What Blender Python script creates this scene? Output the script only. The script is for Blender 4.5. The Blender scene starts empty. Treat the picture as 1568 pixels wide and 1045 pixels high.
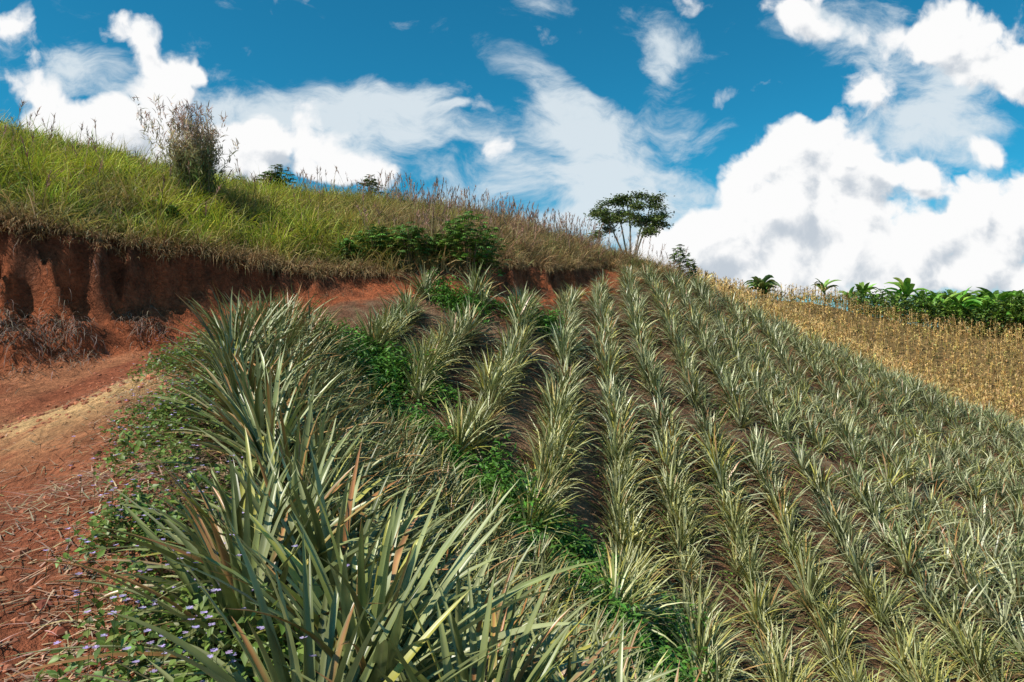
import bpy, math, numpy as np
from math import radians
R = np.random.RandomState(7)
F=1045.0
scene=bpy.context.scene

# ------------------------------------------------------------------ helpers
def vnoise(x,y,seed=0):
    xi=np.floor(x).astype(np.int64); yi=np.floor(y).astype(np.int64)
    fx=x-xi; fy=y-yi
    fx=fx*fx*(3-2*fx); fy=fy*fy*(3-2*fy)
    def h(a,b):
        n=(a*374761393+b*668265263+seed*974634777)&0xffffffff
        n=((n^(n>>13))*1274126177)&0xffffffff
        return ((n^(n>>16))&0xffff)/65535.0
    return (h(xi,yi)*(1-fx)+h(xi+1,yi)*fx)*(1-fy)+(h(xi,yi+1)*(1-fx)+h(xi+1,yi+1)*fx)*fy
def fbm(x,y,seed=0,o=4):
    s=0;a=.5;t=0
    for i in range(o):
        s=s+a*vnoise(x*2**i+17*i,y*2**i+9*i,seed+i); t+=a; a*=.5
    return s/t
def sstep(a,b,x):
    t=np.clip((x-a)/(b-a),0,1); return t*t*(3-2*t)
class TPS:
    def __init__(s,pts,lam=0.02):
        P=np.array(pts,float); s.P=P[:,:2]; n=len(P)
        K=s.k(s.P,s.P)+lam*np.eye(n)*10
        A=np.zeros((n+3,n+3)); A[:n,:n]=K; Q=np.c_[np.ones(n),s.P]
        A[:n,n:]=Q; A[n:,:n]=Q.T
        s.w=np.linalg.solve(A,np.r_[P[:,2],0,0,0])
    def k(s,a,b):
        d2=((a[:,None,:]-b[None,:,:])**2).sum(-1)
        return .5*d2*np.log(d2+1e-9)
    def __call__(s,x,y):
        sh=np.shape(x); X=np.c_[np.ravel(x),np.ravel(y)]
        o=np.empty(len(X))
        for i in range(0,len(X),40000):
            q=X[i:i+40000]
            o[i:i+40000]=s.k(q,s.P)@s.w[:-3]+np.c_[np.ones(len(q)),q]@s.w[-3:]
        return o.reshape(sh)
far=[(-150,-80,-14),(0,-100,-16),(150,-80,-18),(220,60,-16),(200,200,-14),(0,230,-14),(-180,200,-10),(-220,60,-8)]
LOW=[(-.5,0,-1.55),(-1.5,1.5,-1.55),(-2.25,3.2,-1.55),(-4.3,6,-1.35),(-7,10,-1.15),(-9.2,12.4,-.5),(-12,10.5,-.6),(-8,6,-1.3),(-7,14,-.15),(-6.25,16.5,.6),(-5,3,-1.5),
 (0,-8,-2.2),(8,-8,-6),(-10,-8,-1.6),(-25,5,-.5),
 (-.6,2.6,-1.55),(-2.0,5,-1.03),(-3.0,7,-.65),(-3.2,9,-.4),(-3.9,11.5,0.0),(.3,1.3,-1.9),
 (-1.2,7,-1.9),(-.2,5.5,-2.5),(.06,4,-2.4),(.87,5.5,-3.2),(1.2,2,-2.5),(-2.4,9.5,-1.2),
 (-4.1,14,.1),(-2.3,12,-1.15),(-.84,10.5,-2.15),(.41,9.5,-3.1),(1.5,8.8,-3.95),(2.0,7.7,-4.5),(2.7,5,-5.0),
 (3.5,10,-5.1),(1.9,11.4,-4.1),(3.8,17.4,-2.1),(5.6,25,.4),(6.1,31,2.4),(2,18,-1.15),(2,22,.2),(3,29,2.0),
 (-2.6,16,.4),(-1,16.5,-.1),(-.3,18.8,.8),(-1.5,12.7,-1.2),(.5,13,-1.95),
 (8.25,11,-6.0),(12,16,-5.6),(17.3,23,-4.9),(12.4,21,-4.1),(10.7,24,-2.4),(10.2,29,.1),(9,33.5,2.4),(15.8,32,-1.1),(22.5,30,-4.3),(8,17,-3.75),
 (6,3,-6.3),(12,4,-7),(20,10,-8),(32,20,-8.8),(20,38,-4.6),(13,39,.6),(29,38,-8),
 (13.9,46,1.8),(23.7,48,-2.6),(37.5,50,-7.4),(71,95,1.1),(37.9,85,4.7),(22.7,75,4.7),(41,70,-3.3),(60,130,-4),(20,110,-2),(90,100,1),(70,50,-9)]+far
UP=[(-9.75,13.6,2.3),(-14,12,2.8),(-6.25,17.8,2.0),(-1.6,20.8,2.1),(1.5,27.5,3.0),(4.5,33,3.5),(9,35,2.8),
 (-16.5,22,6.3),(-11.6,28,5.9),(-6,34,6.3),(-.8,37,5.9),(4.2,38,4.7),(7,38.5,3.9),(9.8,37,2.7),
 (-20,34,6.8),(-10,45,4.5),(0,50,4),(12,48,1.5),(-30,20,8.5),(-40,40,5),(-9.3,20,3.9),(-30,8,4)]+far
tl=TPS(LOW); tu=TPS(UP)
BK=np.array([(-60,6),(-30,8),(-14,11.6),(-9.75,13.1),(-6.25,17.1),(-1.6,20.2),(1.5,27),(4.5,32.6),(9,34.8),(14,41),(60,120)],float)
def bankd(x,y):
    d=np.full(np.shape(x),1e9)
    for a,b in zip(BK[:-1],BK[1:]):
        ab=b-a; t=np.clip(((x-a[0])*ab[0]+(y-a[1])*ab[1])/(ab@ab),0,1)
        d=np.minimum(d,np.hypot(x-a[0]-t*ab[0],y-a[1]-t*ab[1]))
    s=np.where(y>np.interp(x,BK[:,0],BK[:,1]),1,-1)
    return d*s
def sdn(x,y): return bankd(x,y)+ (fbm(x*.9,y*.9,3)-.5)*1.2+(fbm(x*4,y*4,5,3)-.5)*.75
def H(x,y):
    x=np.asarray(x,float); y=np.asarray(y,float)
    sd=sdn(x,y)
    t=(.70*sstep(-.30,.32,sd)+.30*sstep(-1.5,-.2,sd+(fbm(x*2,y*2,6)-.5)*.8))*(1-sstep(9,12,x))
    h=tl(x,y)*(1-t)+tu(x,y)*t
    r=np.hypot(x-20,y-50)
    w=1-sstep(110,200,r)
    h=h*w+(-13+6*fbm(x*.01,y*.01,8))*(1-w)
    h=h+(fbm(x*.7,y*.7,11)-.5)*.12+(fbm(x*3,y*3,12,3)-.5)*.06
    return h

class Buf:
    def __init__(s): s.v=[];s.f=[];s.c=[];s.n=0
    def add(s,v,f,c):
        s.v.append(v.reshape(-1,3)); s.f.append(f.reshape(-1,4)+s.n); s.c.append(c.reshape(-1,3)); s.n+=v.size//3
    def build(s,name,mat,parent=None,smooth=True):
        V=np.concatenate(s.v).astype(np.float32);Fa=np.concatenate(s.f).astype(np.int32);C=np.concatenate(s.c)
        me=bpy.data.meshes.new(name); me.vertices.add(len(V)); me.vertices.foreach_set('co',V.ravel())
        me.loops.add(Fa.size); me.loops.foreach_set('vertex_index',Fa.ravel())
        me.polygons.add(len(Fa)); me.polygons.foreach_set('loop_start',np.arange(len(Fa),dtype=np.int32)*4)
        me.polygons.foreach_set('use_smooth',np.full(len(Fa),smooth))
        at=me.attributes.new('Col','FLOAT_COLOR','POINT')
        at.data.foreach_set('color',np.c_[np.clip(C,0,1),np.ones(len(C))].astype(np.float32).ravel())
        me.update(calc_edges=True); me.validate()
        me.materials.append(mat)
        o=bpy.data.objects.new(name,me); scene.collection.objects.link(o)
        if parent: o.parent=parent
        return o
def A(v,n): return np.broadcast_to(np.asarray(v,float),(n,)).copy() if np.ndim(v)==0 else np.asarray(v,float)
def C3(v,n):
    v=np.asarray(v,float); return np.broadcast_to(v,(n,3)) if v.ndim==1 else v
def ribbons(buf,base,az,e0,bend,L,W,S=4,cols=2,fold=.3,roll=0,ca=(.1,.2,.05),cb=None,ce=None,prof='leaf',bp=1.3,tipk=1.5,sway=0):
    n=len(base); az=A(az,n);e0=A(e0,n);bend=A(bend,n);L=A(L,n);W=A(W,n);roll=A(roll,n);sway=A(sway,n)
    ca=C3(ca,n); cb=ca if cb is None else C3(cb,n); ce=None if ce is None else C3(ce,n)
    t=np.linspace(0,1,S+1); tm=(t[1:]+t[:-1])/2
    em=e0[:,None]-bend[:,None]*tm**bp
    azm=az[:,None]+sway[:,None]*tm
    dl=(L/S)[:,None]
    d=np.stack([np.cos(em)*np.cos(azm),np.cos(em)*np.sin(azm),np.sin(em)],-1)*dl[...,None]
    P=np.concatenate([np.zeros((n,1,3)),np.cumsum(d,1)],1)+base[:,None,:]
    e=e0[:,None]-bend[:,None]*t**bp; a=az[:,None]+sway[:,None]*t
    nn=np.stack([-np.sin(e)*np.cos(a),-np.sin(e)*np.sin(a),np.cos(e)],-1)
    sd=np.stack([-np.sin(a),np.cos(a),np.zeros_like(a)],-1)
    cr=np.cos(roll)[:,None,None]; sr=np.sin(roll)[:,None,None]
    s2=sd*cr+nn*sr; n2=nn*cr-sd*sr
    if prof=='leaf': pw=(1-t)**.65*(.75+.25*np.minimum(t*6,1))
    elif prof=='oval': pw=np.sin(np.pi*np.clip(t*.94+.05,0,1))**.8
    elif prof=='grass': pw=(1-t)**.8+.03
    elif prof=='flat': pw=np.ones_like(t)
    else: pw=np.sin(np.pi*(t*.9+.08))
    w=(W[:,None]*pw[None,:])[...,None]
    out=[];oc=[]
    tc=(t**tipk)[None,:,None]
    cc=ca[:,None,:]*(1-tc)+cb[:,None,:]*tc
    for s in np.linspace(-1,1,cols):
        out.append(P+s2*s*w*.5+n2*abs(s)*fold*w*.5)
        if ce is None: oc.append(cc)
        else:
            k=abs(s)**2*.9; oc.append(cc*(1-k)+ce[:,None,:]*k)
    V=np.stack(out,2); Cc=np.stack(np.broadcast_arrays(*oc),2)
    m=(S+1)*cols
    i=np.arange(S)[:,None]*cols+np.arange(cols-1)[None,:]
    q=np.stack([i,i+1,i+cols+1,i+cols],-1).reshape(-1,4)
    f=np.arange(n)[:,None,None]*m+q[None]
    buf.add(V,f,Cc)
    return P
def tube(buf,pts,rad,col,k=7):
    pts=np.array(pts,float); n=len(pts); rad=np.interp(np.linspace(0,1,n),np.linspace(0,1,len(rad)),rad)
    T=np.gradient(pts,axis=0); T/=np.linalg.norm(T,axis=1)[:,None]+1e-9
    ref=np.array([1,0.2,0.1]); U=np.cross(T,ref); U/=np.linalg.norm(U,axis=1)[:,None]; Wv=np.cross(T,U)
    a=np.linspace(0,2*np.pi,k,endpoint=False)
    V=pts[:,None]+rad[:,None,None]*(np.cos(a)[None,:,None]*U[:,None]+np.sin(a)[None,:,None]*Wv[:,None])
    i=np.arange(n-1)[:,None]*k; j=np.arange(k)[None]; j2=(j+1)%k
    f=np.stack([i+j,i+j2,i+k+j2,i+k+j],-1)
    buf.add(V,f,np.broadcast_to(col,(n*k,3)))
def U(a,b,n): return R.uniform(a,b,n)
def jit(c,n,s=.2,hs=.06):
    c=C3(c,n); return np.clip(c*(1+R.normal(0,s,(n,1)))*(1+R.normal(0,hs,(n,3))),0.003,1)
def leafcloud(buf,cen,size,col,asp=.5,n=None,S=2,cols=3,fold=.25,var=.25,down=0.3):
    n=len(cen)
    ribbons(buf,cen,U(0,6.28,n),U(-.5,.9,n)-down,U(.1,.8,n),size*U(.6,1.3,n),size*asp*U(.8,1.2,n),S=S,cols=cols,fold=fold,roll=U(-.7,.7,n),ca=jit(col,n,var,.08),prof='oval')

# ------------------------------------------------------------------ materials
def leafmat(name,rough=.5,trans=.25,spec=.4,nscale=3,var=.35):
    m=bpy.data.materials.new(name); m.use_nodes=True; nt=m.node_tree; N=nt.nodes; L=nt.links
    b=N['Principled BSDF']; out=N['Material Output']
    at=N.new('ShaderNodeAttribute'); at.attribute_name='Col'
    tc=N.new('ShaderNodeTexCoord'); no=N.new('ShaderNodeTexNoise'); no.inputs['Scale'].default_value=nscale; no.inputs['Detail'].default_value=2
    L.new(tc.outputs['Object'],no.inputs['Vector'])
    mr=N.new('ShaderNodeMapRange'); mr.inputs[1].default_value=.3;mr.inputs[2].default_value=.7;mr.inputs[3].default_value=1-var;mr.inputs[4].default_value=1+var
    L.new(no.outputs['Fac'],mr.inputs[0])
    mx=N.new('ShaderNodeVectorMath'); mx.operation='SCALE'; L.new(at.outputs['Color'],mx.inputs[0]); L.new(mr.outputs[0],mx.inputs['Scale'])
    L.new(mx.outputs[0],b.inputs['Base Color']); b.inputs['Roughness'].default_value=rough
    b.inputs['Specular IOR Level'].default_value=spec
    if trans>0:
        tr=N.new('ShaderNodeBsdfTranslucent'); ms=N.new('ShaderNodeMixShader'); ms.inputs[0].default_value=trans
        L.new(mx.outputs[0],tr.inputs['Color']); L.new(b.outputs[0],ms.inputs[1]); L.new(tr.outputs[0],ms.inputs[2]); L.new(ms.outputs[0],out.inputs['Surface'])
    return m
M_pine=leafmat('pineapple_leaf',.36,.07,.5,6,.3)
M_grass=leafmat('grass_blade',.55,.3,.3,.8,.3)
M_leaf=leafmat('broad_leaf',.45,.22,.4,4,.3)
M_dry=leafmat('dry_leaf',.7,.18,.2,2,.3)
M_bark=leafmat('bark',.85,0,.2,12,.4)
# ground material
gm=bpy.data.materials.new('red_earth'); gm.use_nodes=True; nt=gm.node_tree;N=nt.nodes;L=nt.links;b=N['Principled BSDF']
at=N.new('ShaderNodeAttribute'); at.attribute_name='Col'; tc=N.new('ShaderNodeTexCoord')
def nz(sc,det=6,ro=.6,dist=0):
    n=N.new('ShaderNodeTexNoise'); n.inputs['Scale'].default_value=sc;n.inputs['Detail'].default_value=det;n.inputs['Roughness'].default_value=ro;n.inputs['Distortion'].default_value=dist
    L.new(tc.outputs['Object'],n.inputs['Vector']); return n
n1=nz(1.3,3);n2=nz(14,5,.7);n3=nz(5,6,.65,.5)
def mrange(src,a,b_,c,d):
    r=N.new('ShaderNodeMapRange'); r.inputs[1].default_value=a;r.inputs[2].default_value=b_;r.inputs[3].default_value=c;r.inputs[4].default_value=d;L.new(src,r.inputs[0]);return r.outputs[0]
a1=mrange(n1.outputs['Fac'],.3,.7,.7,1.25);a2=mrange(n2.outputs['Fac'],.3,.7,.55,1.35);a3=mrange(n3.outputs['Fac'],.35,.65,.75,1.2)
mm=N.new('ShaderNodeMath');mm.operation='MULTIPLY';L.new(a1,mm.inputs[0]);L.new(a2,mm.inputs[1])
mm2=N.new('ShaderNodeMath');mm2.operation='MULTIPLY';L.new(mm.outputs[0],mm2.inputs[0]);L.new(a3,mm2.inputs[1])
sc=N.new('ShaderNodeVectorMath');sc.operation='SCALE';L.new(at.outputs['Color'],sc.inputs[0]);L.new(mm2.outputs[0],sc.inputs['Scale'])
L.new(sc.outputs[0],b.inputs['Base Color']);b.inputs['Roughness'].default_value=.95;b.inputs['Specular IOR Level'].default_value=.15
bp=N.new('ShaderNodeBump');bp.inputs['Strength'].default_value=1;bp.inputs['Distance'].default_value=.10
ad=N.new('ShaderNodeMath');ad.operation='ADD';L.new(n2.outputs['Fac'],ad.inputs[0]);L.new(n3.outputs['Fac'],ad.inputs[1]);L.new(ad.outputs[0],bp.inputs['Height']);L.new(bp.outputs[0],b.inputs['Normal'])

# ------------------------------------------------------------------ terrain
def axis(lo,a,b,hi,st,g=1.07):
    c=list(np.arange(a,b,st)); s=st;x=c[-1]
    while x<hi: s*=g; x+=s; c.append(x)
    s=st;x=c[0];l=[]
    while x>lo: s*=g; x-=s; l.append(x)
    return np.array(l[::-1]+c)
gx=axis(-700,-13,11,900,.09); gy=axis(-300,1,29,1500,.09)
X,Y=np.meshgrid(gx,gy); Z=H(X,Y)
GUL=np.array([(-4.3,14.2),(-2.3,12),(-.84,10.5),(.41,9.4),(1.45,8.7),(2.0,7.6),(2.9,5),(3.6,0),(4,-6)])
def gulx(y): return np.interp(y,GUL[::-1,1],GUL[::-1,0])
LEFT=np.array([(-.55,1.2),(-.85,2.4),(-1.9,4.4),(-2.95,6.6),(-3.75,9),(-4.2,12),(-4.4,14.2)])
def leftx(y): return np.interp(y,LEFT[:,1],LEFT[:,0])
sd=sdn(X,Y)
col=np.zeros(X.shape+(3,))
def setc(mask,c):
    global col
    mask=np.clip(mask,0,1)[...,None]; col=col*(1-mask)+np.array(c)*mask
ns=fbm(X*.5,Y*.5,21); ns2=fbm(X*2.2,Y*2.2,22); ns3=fbm(X*5,Y*5,23,3)
setc(np.ones(X.shape),(.21,.10,.055))
setc(sstep(.4,.7,ns2)*.6,(.34,.22,.13))
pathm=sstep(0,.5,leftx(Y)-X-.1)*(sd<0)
setc(pathm,(.34,.105,.05))
setc(pathm*sstep(.42,.6,ns)*.8,(.46,.19,.09))
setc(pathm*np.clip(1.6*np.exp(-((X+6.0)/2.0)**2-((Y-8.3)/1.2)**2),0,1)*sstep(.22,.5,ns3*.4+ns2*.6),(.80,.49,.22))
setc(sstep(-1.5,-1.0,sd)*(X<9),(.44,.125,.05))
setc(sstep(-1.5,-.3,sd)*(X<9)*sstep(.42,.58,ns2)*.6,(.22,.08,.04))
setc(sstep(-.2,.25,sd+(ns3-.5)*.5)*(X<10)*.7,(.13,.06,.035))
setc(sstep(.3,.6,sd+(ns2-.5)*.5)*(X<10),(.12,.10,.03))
cm=sstep(0,2,Y-np.interp(X,[5,9,16,23,30,60],[60,35,33.5,31.5,27,20]))*(X>9)
setc(cm,(.26,.165,.065))
setc(sstep(95,120,np.hypot(X-20,Y-40)),(.06,.09,.03))
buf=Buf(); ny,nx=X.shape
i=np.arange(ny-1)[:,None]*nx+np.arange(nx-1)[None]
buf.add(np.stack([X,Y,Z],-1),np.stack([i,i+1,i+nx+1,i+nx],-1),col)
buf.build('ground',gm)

# ------------------------------------------------------------------ pineapples
def pineapples(buf,px,py,size,nl,S,cols,yellow=.15,red=.05,silver=.5,wide=.06,droop=1.0,edge=.4,dark=.22,cool=0):
    n=len(px); pz=H(px,py)-.03
    k=np.tile(np.arange(nl),(n,1)).ravel()/nl
    pid=np.repeat(np.arange(n),nl); m=len(pid)
    az=(k*nl*2.39996+np.repeat(U(0,6.28,n),nl)+R.normal(0,.25,m))
    e0=radians(20)+k*radians(62)+R.normal(0,.14,m)
    bend=(1.4-.95*k)*U(.4,1.25,m)*droop
    L=size[pid]*(.75+.3*np.sin(k*2.6))*U(.72,1.14,m)
    W=size[pid]*wide*U(.8,1.25,m)
    base=np.stack([px[pid],py[pid],pz[pid]+.12*size[pid]*k],-1)
    base[:,0]+=np.cos(az)*.035; base[:,1]+=np.sin(az)*.035
    tone=np.repeat(R.normal(0,.16,n),nl)
    g=np.array([.115,.165,.045]); s=np.array([.58,.59,.35]); y=np.array([.66,.57,.08]); rd=np.array([.48,.18,.07]); dk=np.array([.04,.08,.024])
    u=R.rand(m)[:,None]; mixs=np.clip(R.rand(m)[:,None]**1.4*silver*1.3,0,1)
    ca=g*(1-mixs)+s*mixs; ca=np.where(u<dark,dk,ca)
    yp=(R.rand(n)<yellow)[pid][:,None]*.35+yellow*.4
    u2=R.rand(m)[:,None]; ca=np.where(u2<yp,ca*.45+y*.55,ca)
    ca=ca*(1+tone[:,None])
    cb=ca*.75+np.array([.62,.52,.20])*.25
    ca=ca*.85
    u3=R.rand(m)[:,None]; cb=np.where(u3<red*2.5,rd,cb); ca=np.where(u3<red,ca*.5+rd*.5,ca)
    dead=(k<.10)[:,None]; ca=np.where(dead,[.22,.15,.08],ca); cb=np.where(dead,[.38,.27,.15],cb)
    ce=ca*(1-edge)+np.array([.56,.52,.14])*edge
    ribbons(buf,base,az,e0,bend,L,W,S=S,cols=cols,fold=.45,roll=R.normal(0,.3,m),ca=ca,cb=cb,ce=ce if cols>2 else None,prof='leaf',sway=R.normal(0,.25,m))
AY=np.array([0,5,8,12,17.9,25,31,40]); AX=np.array([.5,.85,1.3,1.85,2.6,3.3,4.0,4.8])
PX=[];PY=[]
for k in range(-6,23):
    ph=R.rand()*.5
    ys=np.arange(2+ph,36,.27); n=len(ys)
    ys=ys+R.normal(0,.06,n)
    xs=np.interp(ys,AY,AX)+k*1.23+np.where(np.arange(n)%2,.09,-.09)+R.normal(0,.045,n)+(fbm(ys*.25,ys*0+k*.37,31,2)-.5)*.40
    gap=np.abs(ys-(17.75+.12*xs+(fbm(xs*.6,xs*0,40,2)-.5)*.9))<.5
    top=bankd(xs,ys)>-.9
    edge=ys>np.interp(xs,[5,9,16,23,30],[60,34,32,30,26])
    gl=xs<gulx(ys)+.8
    gl|=(ys>13.9)&(xs<-3.6)
    hole=vnoise(xs*.8+5,ys*.8,77)>.94
    ok=~(gap|top|edge|gl|hole)&(xs<ys*.85+4)&(R.rand(n)>.03)
    PX.append(xs[ok]);PY.append(ys[ok])
PX=np.concatenate(PX);PY=np.concatenate(PY)
D=np.hypot(PX,PY)
buf=Buf()
nr=D<15
sz=np.clip(R.normal(.85,.10,len(PX))+(fbm(PX*.5,PY*.5,33)-.5)*.35,.5,1.1)
pineapples(buf,PX[nr],PY[nr],sz[nr],66,5,3,.26,.05,.9,.046,dark=.18)
pineapples(buf,PX[~nr],PY[~nr],sz[~nr],50,4,2,.15,.04,1.05,.054,dark=.18)
buf.build('pineapple_field',M_pine)
print('field plants',len(PX))
# border bed
gx_,gy_=np.meshgrid(np.arange(-6,4,.46),np.arange(1,14.5,.43)); gx_=gx_+ (np.arange(gx_.shape[0])%2)[:,None]*.23
bx=(gx_+R.normal(0,.09,gx_.shape)).ravel(); by=(gy_+R.normal(0,.09,gx_.shape)).ravel()
ok=(bx>leftx(by))&(bx<gulx(by)-.75)&(np.hypot(bx,by)>2.2)&~((by<2.5)&(bx>.4))
bx=bx[ok];by=by[ok];D=np.hypot(bx,by)
ridge=1-sstep(.5,1.5,bx-leftx(by))
sz=(.66+.30*ridge)*U(.88,1.12,len(bx))
buf=Buf(); n1_=D<4.6
pineapples(buf,bx[n1_],by[n1_],np.maximum(sz[n1_],.86),70,10,5,.16,.05,.36,.068,.95,.2,.22)
pineapples(buf,bx[~n1_],by[~n1_],sz[~n1_],60,6,3,.07,.10,.5,.05,1,.22,.32)
buf.build('pineapple_border_bed',M_pine)
print('bed plants',len(bx))

# ------------------------------------------------------------------ hill grass
n=70000
gxp=U(-24,11,n); gyp=U(10,43,n)
sdp=sdn(gxp,gyp)
pxl=784+F*gxp/gyp
ok=(sdp>.30)&(pxl>-220)&(pxl<1150)&(R.rand(n)<.35+.65*np.clip(22/gyp,0,1))
gxp=gxp[ok];gyp=gyp[ok];sdp=sdp[ok];pxl=pxl[ok];n=len(gxp); gz=H(gxp,gyp)
pn=fbm(gxp*.35,gyp*.35,51); pn2=fbm(gxp*1.1,gyp*1.1,52); pn3=vnoise(gxp*2.3,gyp*2.3,53)
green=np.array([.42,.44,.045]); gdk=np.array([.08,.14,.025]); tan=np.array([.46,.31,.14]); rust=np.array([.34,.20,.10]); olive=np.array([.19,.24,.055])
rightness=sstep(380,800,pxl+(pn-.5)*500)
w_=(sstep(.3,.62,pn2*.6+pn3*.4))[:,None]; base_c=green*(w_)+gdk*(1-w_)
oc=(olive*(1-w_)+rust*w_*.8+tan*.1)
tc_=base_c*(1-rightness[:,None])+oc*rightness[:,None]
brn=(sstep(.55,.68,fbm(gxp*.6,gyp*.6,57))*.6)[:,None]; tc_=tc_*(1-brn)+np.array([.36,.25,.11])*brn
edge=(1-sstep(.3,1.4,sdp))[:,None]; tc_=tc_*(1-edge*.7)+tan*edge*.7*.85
nb=6; pid=np.repeat(np.arange(n),nb);m=len(pid)
bs=np.stack([gxp[pid]+R.normal(0,.09,m),gyp[pid]+R.normal(0,.09,m),gz[pid]-.03],-1)
hgt=(.12+.75*pn2[pid]+.6*pn3[pid])*U(.5,1.4,m)*(1+.2*rightness[pid])*(.65+.35*sstep(.3,1.4,sdp[pid]))
cc=jit(tc_[pid],m,.32,.1); dryb=(R.rand(m)<.12)[:,None]; cc=np.where(dryb,jit(tan,m,.2),cc)
buf=Buf()
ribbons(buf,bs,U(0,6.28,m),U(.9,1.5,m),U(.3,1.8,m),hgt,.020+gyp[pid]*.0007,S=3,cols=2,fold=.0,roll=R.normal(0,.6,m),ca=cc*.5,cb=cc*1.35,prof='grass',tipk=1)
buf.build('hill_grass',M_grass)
print('grass blades',m)
# seeding reed grass
def plumes(buf,x,y,h,cs,cp,nl=5,pl=.35):
    n=len(x); z=H(x,y); b0=np.stack([x,y,z],-1); az=U(0,6.28,n)
    P=ribbons(buf,b0,az,U(1.3,1.55,n),U(.05,.35,n),h,.016,S=4,cols=2,fold=0,roll=U(-1,1,n),ca=jit(cs,n),prof='flat')
    tip=P[:,-1]; pre=P[:,-2]
    k=16; pid=np.repeat(np.arange(n),k); m=len(pid); u=R.rand(m)
    dirv=(tip-pre)/(np.linalg.norm(tip-pre,axis=1)[:,None]+1e-9)
    st=tip[pid]-dirv[pid]*(u*pl)[:,None]
    ribbons(buf,st,az[pid]+R.normal(0,1.2,m),U(.8,1.45,m),U(0,.9,m),U(.08,.2,m),.022,S=2,cols=2,fold=0,roll=U(-1,1,m),ca=jit(cp,m,.25),prof='grass')
    pid=np.repeat(np.arange(n),nl); m=len(pid)
    st=b0[pid]+(P[:,2]-P[:,0])[pid]*U(0,.9,m)[:,None]
    ribbons(buf,st,U(0,6.28,m),U(.8,1.4,m),U(.6,1.8,m),h[pid]*U(.3,.5,m),.03,S=4,cols=2,fold=0,roll=R.normal(0,.4,m),ca=jit([.18,.2,.06],m,.3,.1),cb=jit([.38,.26,.13],m,.3,.1),prof='grass')
buf=Buf()
n=9000; x=U(-20,9,n);y=U(14,41,n); p=784+F*x/y; sdp=bankd(x,y)
dens=(.12*(p<500)+.75*sstep(520,640,p)*(1-sstep(900,960,p)))*sstep(.3,.6,fbm(x*.4,y*.4,61))+.18*(y>30)
ok=(sdp>.6)&(p>-100)&(p<1060)&(R.rand(n)<dens*.7); x=x[ok];y=y[ok]
plumes(buf,x,y,U(.9,2.1,len(x))*np.where(784+F*x/y<500,.85,1.0),(.28,.21,.11),(.40,.23,.17))
buf.build('reed_grass',M_dry); print('plumes',len(x))
# leafy weeds scattered in the hill grass
buf=Buf()
n=500; x=U(-20,8,n);y=U(13,38,n); ok=(sdn(x,y)>.7)&(fbm(x*.4,y*.4,63)>.5); x=x[ok];y=y[ok];n=len(x)
k=60; pid=np.repeat(np.arange(n),k); m=len(pid)
xx=x[pid]+R.normal(0,.25,m); yy=y[pid]+R.normal(0,.25,m)
leafcloud(buf,np.stack([xx,yy,H(xx,yy)+U(.15,.95,m)*U(.5,1,n)[pid]],-1),.13,(.09,.15,.03),.4,cols=2)
buf.build('hill_weeds',M_leaf)
# dry grass hanging over the bank
buf=Buf()
n=7500; x=U(-16,8,n); yb=np.interp(x,BK[:,0],BK[:,1]); y=yb+U(-1.2,1.8,n); s_=sdn(x,y)
ok=(s_>.15)&(s_<.7)&(vnoise(x*1.1,y*.4,71)>.33); x=x[ok];y=y[ok]; n=len(x); z=H(x,y); print('overhang',n)
k=13; pid=np.repeat(np.arange(n),k); m=len(pid)
ll=(.15+.48*vnoise(x*.9,y*.3,72))[pid]
ribbons(buf,np.stack([x[pid]+R.normal(0,.08,m),y[pid]+R.normal(0,.08,m),z[pid]+.02],-1),-1.2+R.normal(0,.9,m),U(.2,1.3,m),U(1.2,2.8,m),ll*U(.5,1.3,m),.016,S=4,cols=2,fold=0,roll=R.normal(0,.4,m),ca=jit([.30,.19,.09],m,.35,.1),cb=jit([.48,.33,.16],m,.35),prof='grass')
# roots and stalks trailing down the cut face
n=3600; x=U(-16,4,n); yb=np.interp(x,BK[:,0],BK[:,1]); y=yb+U(-1.6,1.2,n); s_=sdn(x,y)
ok=(s_>-.8)&(s_<.2)&(fbm(x*.8,y*.3,73)>.5); x=x[ok];y=y[ok]; n=len(x)
ribbons(buf,np.stack([x,y,H(x,y)+.05],-1),-1.1+R.normal(0,.7,n),U(-.2,.6,n),U(1.0,1.9,n),U(.2,.6,n),.010,S=5,cols=2,fold=0,ca=jit([.19,.11,.06],n,.35,.1),cb=jit([.35,.23,.13],n,.3),prof='grass',sway=R.normal(0,.8,n))
buf.build('overhanging_dry_grass',M_dry)
# dead grass on left bank
buf=Buf()
for (cx,cy,rr,nn_) in [(-8.7,13.2,.5,520),(-9.4,12.7,.5,600),(-7.7,14.3,.4,260),(-10.3,12.1,.5,420),(-9.0,12.3,.8,200)]:
    x=cx+R.normal(0,rr*.7,nn_); y=cy+R.normal(0,rr*.5,nn_); z=H(x,y)+U(0,.06,nn_)
    ribbons(buf,np.stack([x,y,z],-1),-1.2+R.normal(0,1.3,nn_),U(-.5,.7,nn_),U(.8,2.6,nn_),U(.15,.6,nn_),.013,S=5,cols=2,fold=0,ca=jit([.20,.14,.10],nn_,.4,.1),cb=jit([.42,.32,.25],nn_,.35),prof='grass',sway=R.normal(0,1.3,nn_))
buf.build('dead_grass_heap',M_dry)

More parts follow.
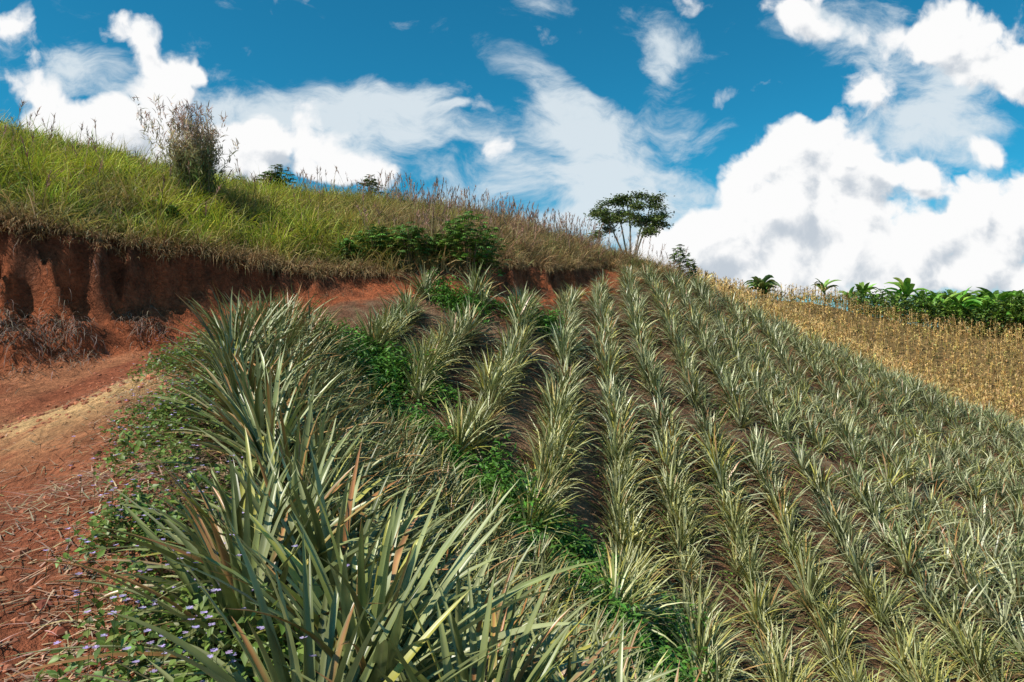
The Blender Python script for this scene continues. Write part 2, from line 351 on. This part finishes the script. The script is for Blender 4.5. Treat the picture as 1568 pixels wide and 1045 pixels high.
# ------------------------------------------------------------------ straw litter
buf=Buf()
n=12000; y=U(1.2,13,n); x=leftx(y)-np.abs(R.normal(0,.9,n))+.2
x2=U(-4,14,9000);y2=U(6,30,9000); ok=(x2>gulx(y2)); x=np.r_[x,x2[ok]];y=np.r_[y,y2[ok]]; n=len(x)
ribbons(buf,np.stack([x,y,H(x,y)+.012],-1),U(0,6.28,n),U(-.1,.35,n),U(0,.6,n),U(.06,.28,n),.011,S=2,cols=2,fold=0,ca=jit([.44,.31,.20],n,.35,.1),prof='grass')
buf.build('straw_litter',M_dry)
# earth clods on the path
buf=Buf()
n=2200; y=U(1.5,13,n); x=leftx(y)-U(.2,4.5,n); ok=(bankd(x,y)<-.3)&(fbm(x*.6,y*.6,99)>.46); x=x[ok];y=y[ok];n=len(x); s=R.gamma(1.5,.009,n)+.008
a=np.arange(5)*2*np.pi/5; rings=[(.95,-.3),(1.0,.15),(.6,.6),(.05,.75)]
V=np.zeros((n,4,5,3)); z=H(x,y)
for ri,(rr,hh) in enumerate(rings):
    rad=s[:,None]*rr*U(.7,1.3,(n,5)); V[:,ri,:,0]=x[:,None]+rad*np.cos(a); V[:,ri,:,1]=y[:,None]+rad*np.sin(a); V[:,ri,:,2]=(z+s*hh)[:,None]
i=np.arange(3)[:,None]*5; j=np.arange(5)[None]; j2=(j+1)%5
q=np.stack([i+j,i+j2,i+5+j2,i+5+j],-1).reshape(-1,4)
buf.add(V,np.arange(n)[:,None,None]*20+q[None],np.repeat(jit([.36,.135,.07],n,.25,.05),20,0))
buf.build('earth_clods',M_bark,smooth=False)

# ------------------------------------------------------------------ weeds
def weeds(buf,x,y,h,rad,nleaf,size,col,asp=.55):
    n=len(x); pid=np.repeat(np.arange(n),nleaf); m=len(pid)
    rr=np.sqrt(R.rand(m))*rad[pid]; a=U(0,6.28,m)
    xx=x[pid]+rr*np.cos(a); yy=y[pid]+rr*np.sin(a)
    hh=h[pid]*(1-(rr/rad[pid])**2*.7)*R.rand(m)**.5
    leafcloud(buf,np.stack([xx,yy,H(xx,yy)+.02+hh],-1),size,col,asp)
buf=Buf()
GW=(.10,.23,.03)
ty=U(5.5,14,230); gx0=gulx(ty)+R.normal(.05,.3,230)
weeds(buf,gx0,ty,U(.1,.7,230),U(.18,.5,230),70,.11,GW,.35)
for cx,cy,nn_,hh in [(.9,20.3,14,.55),(-1.3,17.9,12,.5),(.35,10.7,16,.6),(-.3,19.5,5,.4),(1.9,9.9,10,.5),(-2.9,13.2,12,.5),(-2.2,13.6,8,.4),(2.6,8.4,10,.5),(.9,10.4,8,.5)]:
    weeds(buf,cx+R.normal(0,.4,nn_),cy+R.normal(0,.35,nn_),U(.3,1,nn_)*hh*1.7,U(.3,.5,nn_),170,.12,GW,.35)
n=650; x=U(-2,16,n); y=U(6,30,n); ok=(x>gulx(y)+.3)&(bankd(x,y)<-.6)&(fbm(x*.5,y*.5,91)>.5)
x=x[ok];y=y[ok]; weeds(buf,x,y,U(.08,.35,len(x)),U(.15,.4,len(x)),40,.07,(.15,.25,.035),.45)
buf.build('gully_weeds',M_leaf)
buf=Buf(); fl=Buf()
n=130; y=2.3+9*R.rand(n)**1.1; x=leftx(y)-.05-U(-.15,.75,n)*(.7+.08*y)*.85
h=U(.12,.5,n); weeds(buf,x,y,h,U(.12,.32,n),80,.055,(.16,.23,.045),.6)
pid=np.repeat(np.arange(n),5); m=len(pid); fx=x[pid]+R.normal(0,.17,m); fy=y[pid]+R.normal(0,.17,m); fz=H(fx,fy)+h[pid]*U(.7,1.35,m)
k=6; q=np.repeat(np.arange(m),k); mm_=len(q)
ribbons(fl,np.stack([fx,fy,fz],-1)[q],np.tile(np.arange(k)*6.283/k,m),U(.1,.5,mm_),.3,.014,.009,S=1,cols=2,fold=0,ca=jit([.55,.43,.72],mm_,.2),prof='flat')
ribbons(buf,np.stack([fx,fy,fz-.16],-1),0,1.5,0,.16,.004,S=1,cols=2,ca=(.08,.12,.04),prof='flat')
e=bpy.data.objects.new('flowering_weeds',None); scene.collection.objects.link(e)
buf.build('weed_leaves',M_leaf,e); fl.build('purple_flowers',M_leaf,e)

# ------------------------------------------------------------------ cassava bushes
def cassava(name,spots,leafn=90,hh=1.5,spread=.7,col=(.045,.12,.02)):
    lb=Buf(); sb=Buf()
    for (cx,cy,s) in spots:
        z=float(H(np.array([cx]),np.array([cy]))[0])
        for j in range(7):
            a=R.uniform(0,6.28); r=spread*s*R.uniform(.1,.6); top=np.array([cx+r*math.cos(a),cy+r*math.sin(a),z+hh*s*R.uniform(.6,1)])
            tube(sb,[(cx+.1*math.cos(a),cy+.1*math.sin(a),z),((cx+top[0])/2,(cy+top[1])/2,z+.6*(top[2]-z)),top],[.02,.01],(.2,.13,.08),5)
        n=int(leafn*s); a=U(0,6.28,n); rr=np.sqrt(R.rand(n))*spread*s; 
        lump=.75+.25*np.sin(a*3+R.rand()*6)
        c=np.stack([cx+rr*lump*np.cos(a),cy+rr*lump*np.sin(a),z+hh*s*(.2+.85*R.rand(n)**.7*(1-.35*(rr/(spread*s))**2))],-1)
        k=6; pid=np.repeat(np.arange(n),k); m=len(pid)
        az=np.tile((np.arange(k)-2.5)*.55,n)+U(0,6.28,n)[pid]; cl=jit(col,n,.35,.1)[pid]
        ribbons(lb,c[pid],az,(U(-.5,.4,n))[pid],.6,U(.13,.2,n)[pid]*1.0,.05,S=2,cols=3,fold=.2,ca=cl,cb=cl*1.2,prof='oval')
    e=bpy.data.objects.new(name,None); scene.collection.objects.link(e)
    lb.build('leaves',M_leaf,e); sb.build('stems',M_bark,e)
cassava('cassava_bush',[(-3.9,19.8,.95),(-3.1,20.3,1.1),(-2.4,20.7,.8),(-4.6,19.3,.65)],230,1.2,.75,(.13,.23,.045))
cassava('cassava_bush',[(-1.3,20.9,1.2),(-.8,21.8,1.0),(-1.9,21.0,.85)],240,1.7,.7,(.14,.25,.05))
cassava('leafy_shrub',[(-9.6,28,1.0),(-9.9,27.8,.8)],220,1.6,.7,(.10,.15,.03))
cassava('leafy_shrub',[(-7.0,33.6,1.0)],160,1.9,.7,(.10,.14,.035))
cassava('leafy_shrub',[(-8.9,17.6,.8)],200,.7,.7,(.10,.18,.03))
cassava('leafy_shrub',[(9.2,37.5,1.0),(9.7,37.3,.8)],260,2.3,.7,(.12,.18,.04))

# ------------------------------------------------------------------ tall feathery shrub
def feather_shrub(cx,cy,hgt,wid):
    z=float(H(np.array([cx]),np.array([cy]))[0]); sb=Buf(); lb=Buf()
    n=110; az=U(0,6.28,n); e0=U(1.18,1.55,n)
    b0=np.stack([cx+R.normal(0,.24,n),cy+R.normal(0,.22,n),np.full(n,z-.05)],-1)
    P=ribbons(sb,b0,az,e0,U(-.2,.3,n),hgt*U(.55,1.08,n),.024,S=8,cols=3,fold=.8,ca=(.24,.18,.10),cb=(.36,.26,.18),prof='grass')
    k=85; pid=np.repeat(np.arange(n),k); m=len(pid); u=(.10+.90*R.rand(m)**.75)*7.99; i0=u.astype(int); f=(u-i0)[:,None]
    st=P[pid,i0]*(1-f)+P[pid,i0+1]*f+R.normal(0,.05,(m,3)); hfrac=((st[:,2]-z)/hgt)[:,None]
    w=np.clip(hfrac*1.5-.35,0,1)
    c=np.array([.19,.24,.06])*(1-w)+np.array([.56,.38,.29])*w
    ribbons(lb,st,U(0,6.28,m),U(.4,1.55,m),U(0,1.4,m),U(.10,.28,m),.03,S=3,cols=2,fold=0,roll=U(-1,1,m),ca=jit(c,m,.35,.1),prof='leaf')
    e=bpy.data.objects.new('feathery_shrub',None); scene.collection.objects.link(e)
    lb.build('foliage',M_grass,e); sb.build('stems',M_bark,e)
feather_shrub(-9.2,19.8,2.95,2.2)

# ------------------------------------------------------------------ tree on the ridge
def tree(cx,cy,top,wid):
    z=float(H(np.array([cx]),np.array([cy]))[0]); h=top-z; tb=Buf(); lb=Buf()
    hubs=[]
    for (dx,dy,fx,fy,fh) in [(-.1,0,-.34,0,.70),(.05,.1,.02,.1,.86),(.15,0,.31,-.05,.80),(-.05,.1,-.14,.2,.82),(.08,-.1,.16,-.2,.70)]:
        p0=np.array([cx+dx,cy+dy,z-.1]); p3=np.array([cx+fx*wid,cy+fy*wid,z+fh*h])
        p1=p0+(p3-p0)*.4+np.array([-.15*fx*wid,0,.05*h]); p2=p0+(p3-p0)*.75+np.array([-.1*fx*wid,0,.03*h])
        tube(tb,[p0,p1,p2,p3],[.08,.06,.045,.03],(.30,.26,.2),7)
        for j in range(10):
            a=R.uniform(0,6.28); r=R.uniform(.05,.24)*wid; q=p3+np.array([math.cos(a)*r,math.sin(a)*r,R.uniform(-.20,.16)*h])
            q[0]=np.clip(q[0],cx-.56*wid,cx+.56*wid); q[2]=min(q[2],top-.15-.5*abs(q[0]-cx)/wid)
            tube(tb,[p2+(p3-p2)*.4,(p2+q)/2+np.array([0,0,.1]),q],[.03,.012],(.24,.2,.15),5); hubs.append(q)
    hubs=np.array(hubs); k=170; pid=np.repeat(np.arange(len(hubs)),k); m=len(pid)
    c=hubs[pid]+R.normal(0,1,(m,3))*np.array([.25,.25,.11])
    hv=(.7+.6*R.rand(len(hubs)))[pid][:,None]
    leafcloud(lb,c,.18,np.where((R.rand(m)<.3)[:,None],[.08,.12,.035],[.16,.20,.055])*hv,.5,S=2,cols=2)
    e=bpy.data.objects.new('ridge_tree',None); scene.collection.objects.link(e)
    lb.build('crown',M_leaf,e); tb.build('trunk',M_bark,e)
tree(7.35,42.5,9.2,4.4)

# ------------------------------------------------------------------ corn field
buf=Buf()
gX,gY=np.meshgrid(np.arange(11,95,.62),np.arange(35,104,.8)); gX=gX.ravel()+R.normal(0,.14,gX.size); gY=gY.ravel()+R.normal(0,.12,gX.size)
p=784+F*gX/gY
front=np.interp(gX,[10,16,23,30,60],[38,40.5,41,42,46])
ok=(p>1060)&(p<1680)&(gY>front)&(gY<np.interp(gX,[12,22,38,71,95],[56,78,88,98,100]))&(R.rand(len(gX))<np.clip(60/gY,.4,1))
gX=gX[ok];gY=gY[ok]; n=len(gX); gz=H(gX,gY); print('corn',n)
b0=np.stack([gX,gY,gz],-1); hh=U(1.2,2.4,n)
tn=jit([.56,.37,.13],n,.32,.06); pt=fbm(gX*.15,gY*.15,88)[:,None]; tn=tn*(.65+.8*pt)
P=ribbons(buf,b0,U(0,6.28,n),U(1.45,1.6,n),U(0,.25,n),hh,.04,S=3,cols=2,fold=0,roll=U(-1.5,1.5,n),ca=tn*.9,prof='flat')
k=8; pid=np.repeat(np.arange(n),k); m=len(pid); u=U(.2,.95,m)
st=b0[pid]+(P[:,-1]-b0)[pid]*u[:,None]
lc=tn[pid]*(1+R.normal(0,.28,(m,1))); lc=np.where((u<.5)[:,None]&(R.rand(m)<.7)[:,None],jit([.14,.15,.035],m,.25),lc)
ribbons(buf,st,U(0,6.28,m),U(.7,1.3,m),U(1.2,2.9,m),U(.35,.7,m),.09,S=3,cols=2,fold=0,roll=R.normal(0,.4,m),ca=lc,cb=lc*1.15,prof='grass')
k=5; pid=np.repeat(np.arange(n),k); m=len(pid)
ribbons(buf,P[pid,-1],U(0,6.28,m),U(.8,1.5,m),.4,U(.15,.32,m),.04,S=1,cols=2,fold=0,ca=jit([.66,.45,.20],m,.25),prof='flat')
buf.build('corn_field',M_dry)

# ------------------------------------------------------------------ banana plants
def bananas(name,x,y,h,col=(.16,.29,.035),k=11):
    lb=Buf(); n=len(x); z=H(x,y); b0=np.stack([x,y,z],-1)
    ribbons(lb,b0,U(0,6.28,n),1.52,.1,h*.6,.28,S=3,cols=5,fold=1.2,ca=jit([.16,.17,.07],n),prof='flat')
    pid=np.repeat(np.arange(n),k); m=len(pid)
    st=b0[pid]+np.stack([U(-.1,.1,m),U(-.1,.1,m),h[pid]*U(.4,.62,m)],-1)
    c=jit(col,m,.35,.12)
    ribbons(lb,st,U(0,6.28,m),U(.8,1.5,m),U(.9,2.2,m),h[pid]*U(.45,.65,m),h[pid]*.13,S=6,cols=3,fold=.5,roll=R.normal(0,.4,m),ca=c*.8,cb=c*1.2,ce=c*1.3,prof='sin')
    lb.build(name,M_leaf)
def atpx(px,D): px=np.array(px,float);D=np.array(D,float)*np.ones_like(px); return (px-784)/F*D,D
x,y=atpx(np.r_[U(1425,1660,160),U(1500,1640,60)],U(86,106,220)); bananas('banana_grove',x,y,U(3.2,6.4,220))
for p_,d_,h_ in [(1262,86,3.0),(1322,88,3.8),(1385,90,5.4),(1410,91,4.4),(1340,92,3.4),(1372,92,4.0),(1425,91,4.2),(1300,90,2.8)]:
    x,y=atpx([p_],[d_]); bananas('banana_plant',x,y,np.array([h_*1.2]))
x,y=atpx([1167,1161,1172],[76,76.5,76.3]); bananas('broadleaf_shrub',x,y,np.array([3.9,3.4,3.0]),(.12,.17,.04),20)
buf=Buf()
n=34000; p=U(1080,1660,n); d=U(84,108,n); x=(p-784)/F*d
dens=np.where(p>1300,1,.12); hmax=np.interp(p,[1080,1250,1300,1440,1660],[.6,1.4,2.8,4.6,5.8])*(.3+1.15*fbm(x*.3,d*.3,95))
ok=R.rand(n)<dens; x=x[ok];d=d[ok];hmax=hmax[ok]; n=len(x)
leafcloud(buf,np.stack([x,d,H(x,d)+hmax*R.rand(n)**.5],-1),.5,np.where((R.rand(n)<.5)[:,None],[.17,.26,.035],[.06,.11,.025]),.4)
buf.build('distant_thicket',M_leaf)

# ------------------------------------------------------------------ sun, sky
sdir=np.array([-.78,-.52,0]); sdir/=np.linalg.norm(sdir); EL=radians(50)
sv=np.array([sdir[0]*math.cos(EL),sdir[1]*math.cos(EL),math.sin(EL)])
sl=bpy.data.lights.new('sun','SUN'); sl.energy=5.0; sl.angle=radians(.5); sl.color=(1,.95,.85)
so=bpy.data.objects.new('sun',sl); scene.collection.objects.link(so)
from mathutils import Vector
so.rotation_euler=Vector(sv).to_track_quat('Z','Y').to_euler()

g=bpy.data.node_groups.new('cloud_density','ShaderNodeTree')
g.interface.new_socket('UV',in_out='INPUT',socket_type='NodeSocketVector')
g.interface.new_socket('Cumulus',in_out='OUTPUT',socket_type='NodeSocketFloat')
g.interface.new_socket('Wisp',in_out='OUTPUT',socket_type='NodeSocketFloat')
N=g.nodes;L=g.links; gi=N.new('NodeGroupInput'); go=N.new('NodeGroupOutput')
def math_(op,a,b=None,c=None,clamp=False):
    m=N.new('ShaderNodeMath');m.operation=op;m.use_clamp=clamp
    for i,v in enumerate((a,b,c)):
        if v is None: continue
        if isinstance(v,(int,float)): m.inputs[i].default_value=v
        else: L.new(v,m.inputs[i])
    return m.outputs[0]
def vec(op,a,b=None,s=None):
    m=N.new('ShaderNodeVectorMath');m.operation=op
    L.new(a,m.inputs[0])
    if b is not None:
        if isinstance(b,tuple): m.inputs[1].default_value=b
        else: L.new(b,m.inputs[1])
    if s is not None: m.inputs['Scale'].default_value=s
    return m.outputs[0]
def noise(v,scale,det=5,rough=.55,dist=0,out='Fac'):
    n=N.new('ShaderNodeTexNoise'); n.noise_dimensions='2D'; n.inputs['Scale'].default_value=scale;n.inputs['Detail'].default_value=det;n.inputs['Roughness'].default_value=rough;n.inputs['Distortion'].default_value=dist
    L.new(v,n.inputs['Vector']); return n.outputs[out]
def voro(v,scale,det=2):
    n=N.new('ShaderNodeTexVoronoi'); n.voronoi_dimensions='2D'; n.feature='F1'; n.inputs['Scale'].default_value=scale; n.inputs['Detail'].default_value=det; n.inputs['Roughness'].default_value=.5
    L.new(v,n.inputs['Vector']); return n.outputs['Distance']
uv=gi.outputs[0]
def warp(uv,scale,amt,det=3):
    c=noise(uv,scale,det,.5,0,'Color'); c=vec('SUBTRACT',c,(.5,.5,.5)); c=vec('SCALE',c,s=amt); return vec('ADD',uv,c)
uvw=warp(warp(uv,5,.05,2),22,.022,3)
uvs=warp(warp(uv,3,.11,2),11,.04,2)
def blobs(uvn,lst):
    tot=None
    for (px,py,rx,ry,rot,amp) in lst:
        m=N.new('ShaderNodeMapping'); m.vector_type='TEXTURE'
        m.inputs['Location'].default_value=((px-784)/F,(522-py)/F,0); m.inputs['Rotation'].default_value=(0,0,radians(rot)); m.inputs['Scale'].default_value=(rx/F,ry/F,1)
        L.new(uvn,m.inputs['Vector']); gr=N.new('ShaderNodeTexGradient'); gr.gradient_type='SPHERICAL'; L.new(m.outputs[0],gr.inputs[0])
        o=gr.outputs['Fac'] 
        tot=math_('MULTIPLY',o,amp) if tot is None else math_('MULTIPLY_ADD',o,amp,tot)
    return math_('MINIMUM',tot,1.2)
CU=[(95,195,130,80,0,1.3),(215,200,140,85,0,1.3),(255,125,100,60,-20,1.2),(200,60,130,45,-25,1.1),(310,100,65,40,-40,.9),(40,120,100,50,0,.8),(30,45,90,50,-20,.5),
 (400,215,130,60,0,1.1),(480,265,150,65,0,1.2),(300,250,160,70,0,1.1),(570,280,70,40,0,1.0),(640,290,50,25,0,.5),
 (1190,230,90,85,0,1.3),(1275,235,110,75,0,1.4),(1330,285,130,70,0,1.3),(1390,295,70,50,0,1.1),(1130,300,120,80,0,1.0),(1260,340,160,80,0,1.3),(1120,370,180,70,0,1.2),(1250,410,200,60,0,1.3),
 (1325,130,110,60,5,1.3),(1230,30,110,45,-10,1.0),(1340,60,130,60,0,.8),(1470,60,170,90,0,1.2),(1560,90,120,70,0,1.1),
 (1505,225,55,32,-10,1.0),(1500,325,110,80,0,1.4),(1570,290,110,90,0,1.4),(1400,375,150,60,0,1.3),(1500,410,260,80,0,1.5),(1340,410,120,60,0,1.1),(800,318,70,25,0,.7),(1040,390,170,60,0,1.0),(1150,420,200,50,0,1.0),
 (1700,250,150,150,0,1.4),(1900,200,200,120,0,1.3),(-150,150,150,110,0,1.3),(-350,220,200,90,0,1.3)]
WI=[(560,160,190,60,12,1.1),(640,215,240,70,5,1.1),(700,160,60,14,8,1.1),(800,110,110,40,-35,1.0),(880,170,170,60,-28,1.2),(980,230,220,70,-18,1.3),(870,250,150,70,0,1.1),(990,60,90,55,-30,1.0),(1000,100,40,60,30,.7),
 (810,15,80,30,0,.8),(560,200,260,90,0,1.0),(760,280,160,50,0,1.1),(1060,190,120,40,-10,.9),(1000,310,220,80,0,1.4),(1400,200,190,80,0,.8),(120,100,260,110,-10,1.0),(350,180,190,70,0,1.0),(690,40,60,40,60,.5),(1480,140,220,90,0,1.0),(1400,240,220,70,0,.8),(1000,370,300,60,0,1.3),(1300,400,500,80,0,1.2),(700,330,300,50,0,1.0),(1350,60,280,110,0,.9)]
bc=blobs(uvw,CU); bw=blobs(uvs,WI)
f1=noise(uvw,9,7,.58); v1=voro(uvw,9,2.5)
cu=math_('ADD',bc,math_('MULTIPLY_ADD',f1,2.0,-1.0-.20))
cu=math_('ADD',cu,math_('MULTIPLY_ADD',v1,-.95,.42))
st=N.new('ShaderNodeMapping'); st.inputs['Rotation'].default_value=(0,0,radians(22)); st.inputs['Scale'].default_value=(1,1.9,1); L.new(uvs,st.inputs['Vector'])
f3=noise(st.outputs[0],6,8,.64,.25)
wi=math_('ADD',bw,math_('MULTIPLY_ADD',f3,2.9,-1.45-.32))
L.new(cu,go.inputs[0]);L.new(wi,go.inputs[1])

w=bpy.data.worlds.new('World'); scene.world=w; w.use_nodes=True; nt=w.node_tree; N=nt.nodes; L=nt.links; N.clear()
out=N.new('ShaderNodeOutputWorld')
tc=N.new('ShaderNodeTexCoord'); sx=N.new('ShaderNodeSeparateXYZ'); L.new(tc.outputs['Generated'],sx.inputs[0])
ay=math_('MAXIMUM',math_('ABSOLUTE',sx.outputs[1]),.08)
cx=N.new('ShaderNodeCombineXYZ'); L.new(math_('DIVIDE',sx.outputs[0],ay),cx.inputs[0]); L.new(math_('DIVIDE',sx.outputs[2],ay),cx.inputs[1])
g1=N.new('ShaderNodeGroup');g1.node_tree=g; L.new(cx.outputs[0],g1.inputs[0])
g2=N.new('ShaderNodeGroup');g2.node_tree=g; L.new(vec('ADD',cx.outputs[0],(-.016,.028,0)),g2.inputs[0])
def mr(src,a,b,c,d,smooth=True):
    r=N.new('ShaderNodeMapRange'); r.interpolation_type='SMOOTHSTEP' if smooth else 'LINEAR'
    for i,v in enumerate((a,b,c,d)): r.inputs[i+1].default_value=v
    L.new(src,r.inputs[0]); return r.outputs[0]
cmask=mr(g1.outputs[0],-.08,.40,0,1); wmask=mr(g1.outputs[1],0,1.1,0,.9)
diff=math_('SUBTRACT',g1.outputs[0],g2.outputs[0])
sh=mr(diff,-.6,.5,.0,1,False); thick=mr(g2.outputs[0],.2,1.7,1,0)
shade=math_('MULTIPLY_ADD',sh,.75,math_('MULTIPLY',thick,.4))
ramp=N.new('ShaderNodeMix'); ramp.data_type='RGBA'; L.new(mr(shade,.10,.76,0,1),ramp.inputs[0]); ramp.inputs[6].default_value=(.56,.62,.69,1); ramp.inputs[7].default_value=(1.0,1.0,1.0,1)
sky=N.new('ShaderNodeTexSky'); sky.sky_type='NISHITA'; sky.sun_disc=False; sky.sun_elevation=EL; sky.sun_rotation=math.atan2(sv[0],sv[1]); sky.air_density=1.0; sky.dust_density=.3; sky.ozone_density=2.0; sky.altitude=600
tint=N.new('ShaderNodeMix'); tint.data_type='RGBA'; tint.blend_type='MULTIPLY'; tint.inputs[0].default_value=1; L.new(sky.outputs[0],tint.inputs[6]); tint.inputs[7].default_value=(.11,.84,.95,1)
b1=N.new('ShaderNodeBackground'); L.new(tint.outputs[2],b1.inputs[0]); b1.inputs[1].default_value=.12
b2=N.new('ShaderNodeBackground'); L.new(ramp.outputs[2],b2.inputs[0]); b2.inputs[1].default_value=.98
b3=N.new('ShaderNodeBackground'); b3.inputs[0].default_value=(.80,.88,.93,1); b3.inputs[1].default_value=.94
haze=mr(sx.outputs[2],-.02,.22,.7,0)
m0=N.new('ShaderNodeMixShader'); L.new(haze,m0.inputs[0]); b4=N.new('ShaderNodeBackground'); b4.inputs[0].default_value=(.42,.68,.84,1); b4.inputs[1].default_value=.85
L.new(b1.outputs[0],m0.inputs[1]); L.new(b4.outputs[0],m0.inputs[2])
m1=N.new('ShaderNodeMixShader'); L.new(wmask,m1.inputs[0]); L.new(m0.outputs[0],m1.inputs[1]); L.new(b3.outputs[0],m1.inputs[2])
m2=N.new('ShaderNodeMixShader'); L.new(cmask,m2.inputs[0]); L.new(m1.outputs[0],m2.inputs[1]); L.new(b2.outputs[0],m2.inputs[2])
L.new(m2.outputs[0],out.inputs[0])
try:
    w.cycles.sampling_method='MANUAL'; w.cycles.sample_map_resolution=512
except Exception as ex: print(ex)
scene.view_settings.view_transform='Standard'; scene.view_settings.look='None'; scene.view_settings.exposure=0

cd=bpy.data.cameras.new('camera'); cd.lens=24; cd.sensor_width=36; cd.clip_start=.05; cd.clip_end=4000
co=bpy.data.objects.new('camera',cd); scene.collection.objects.link(co); co.location=(0,0,0); co.rotation_euler=(radians(90),0,0)
scene.camera=co
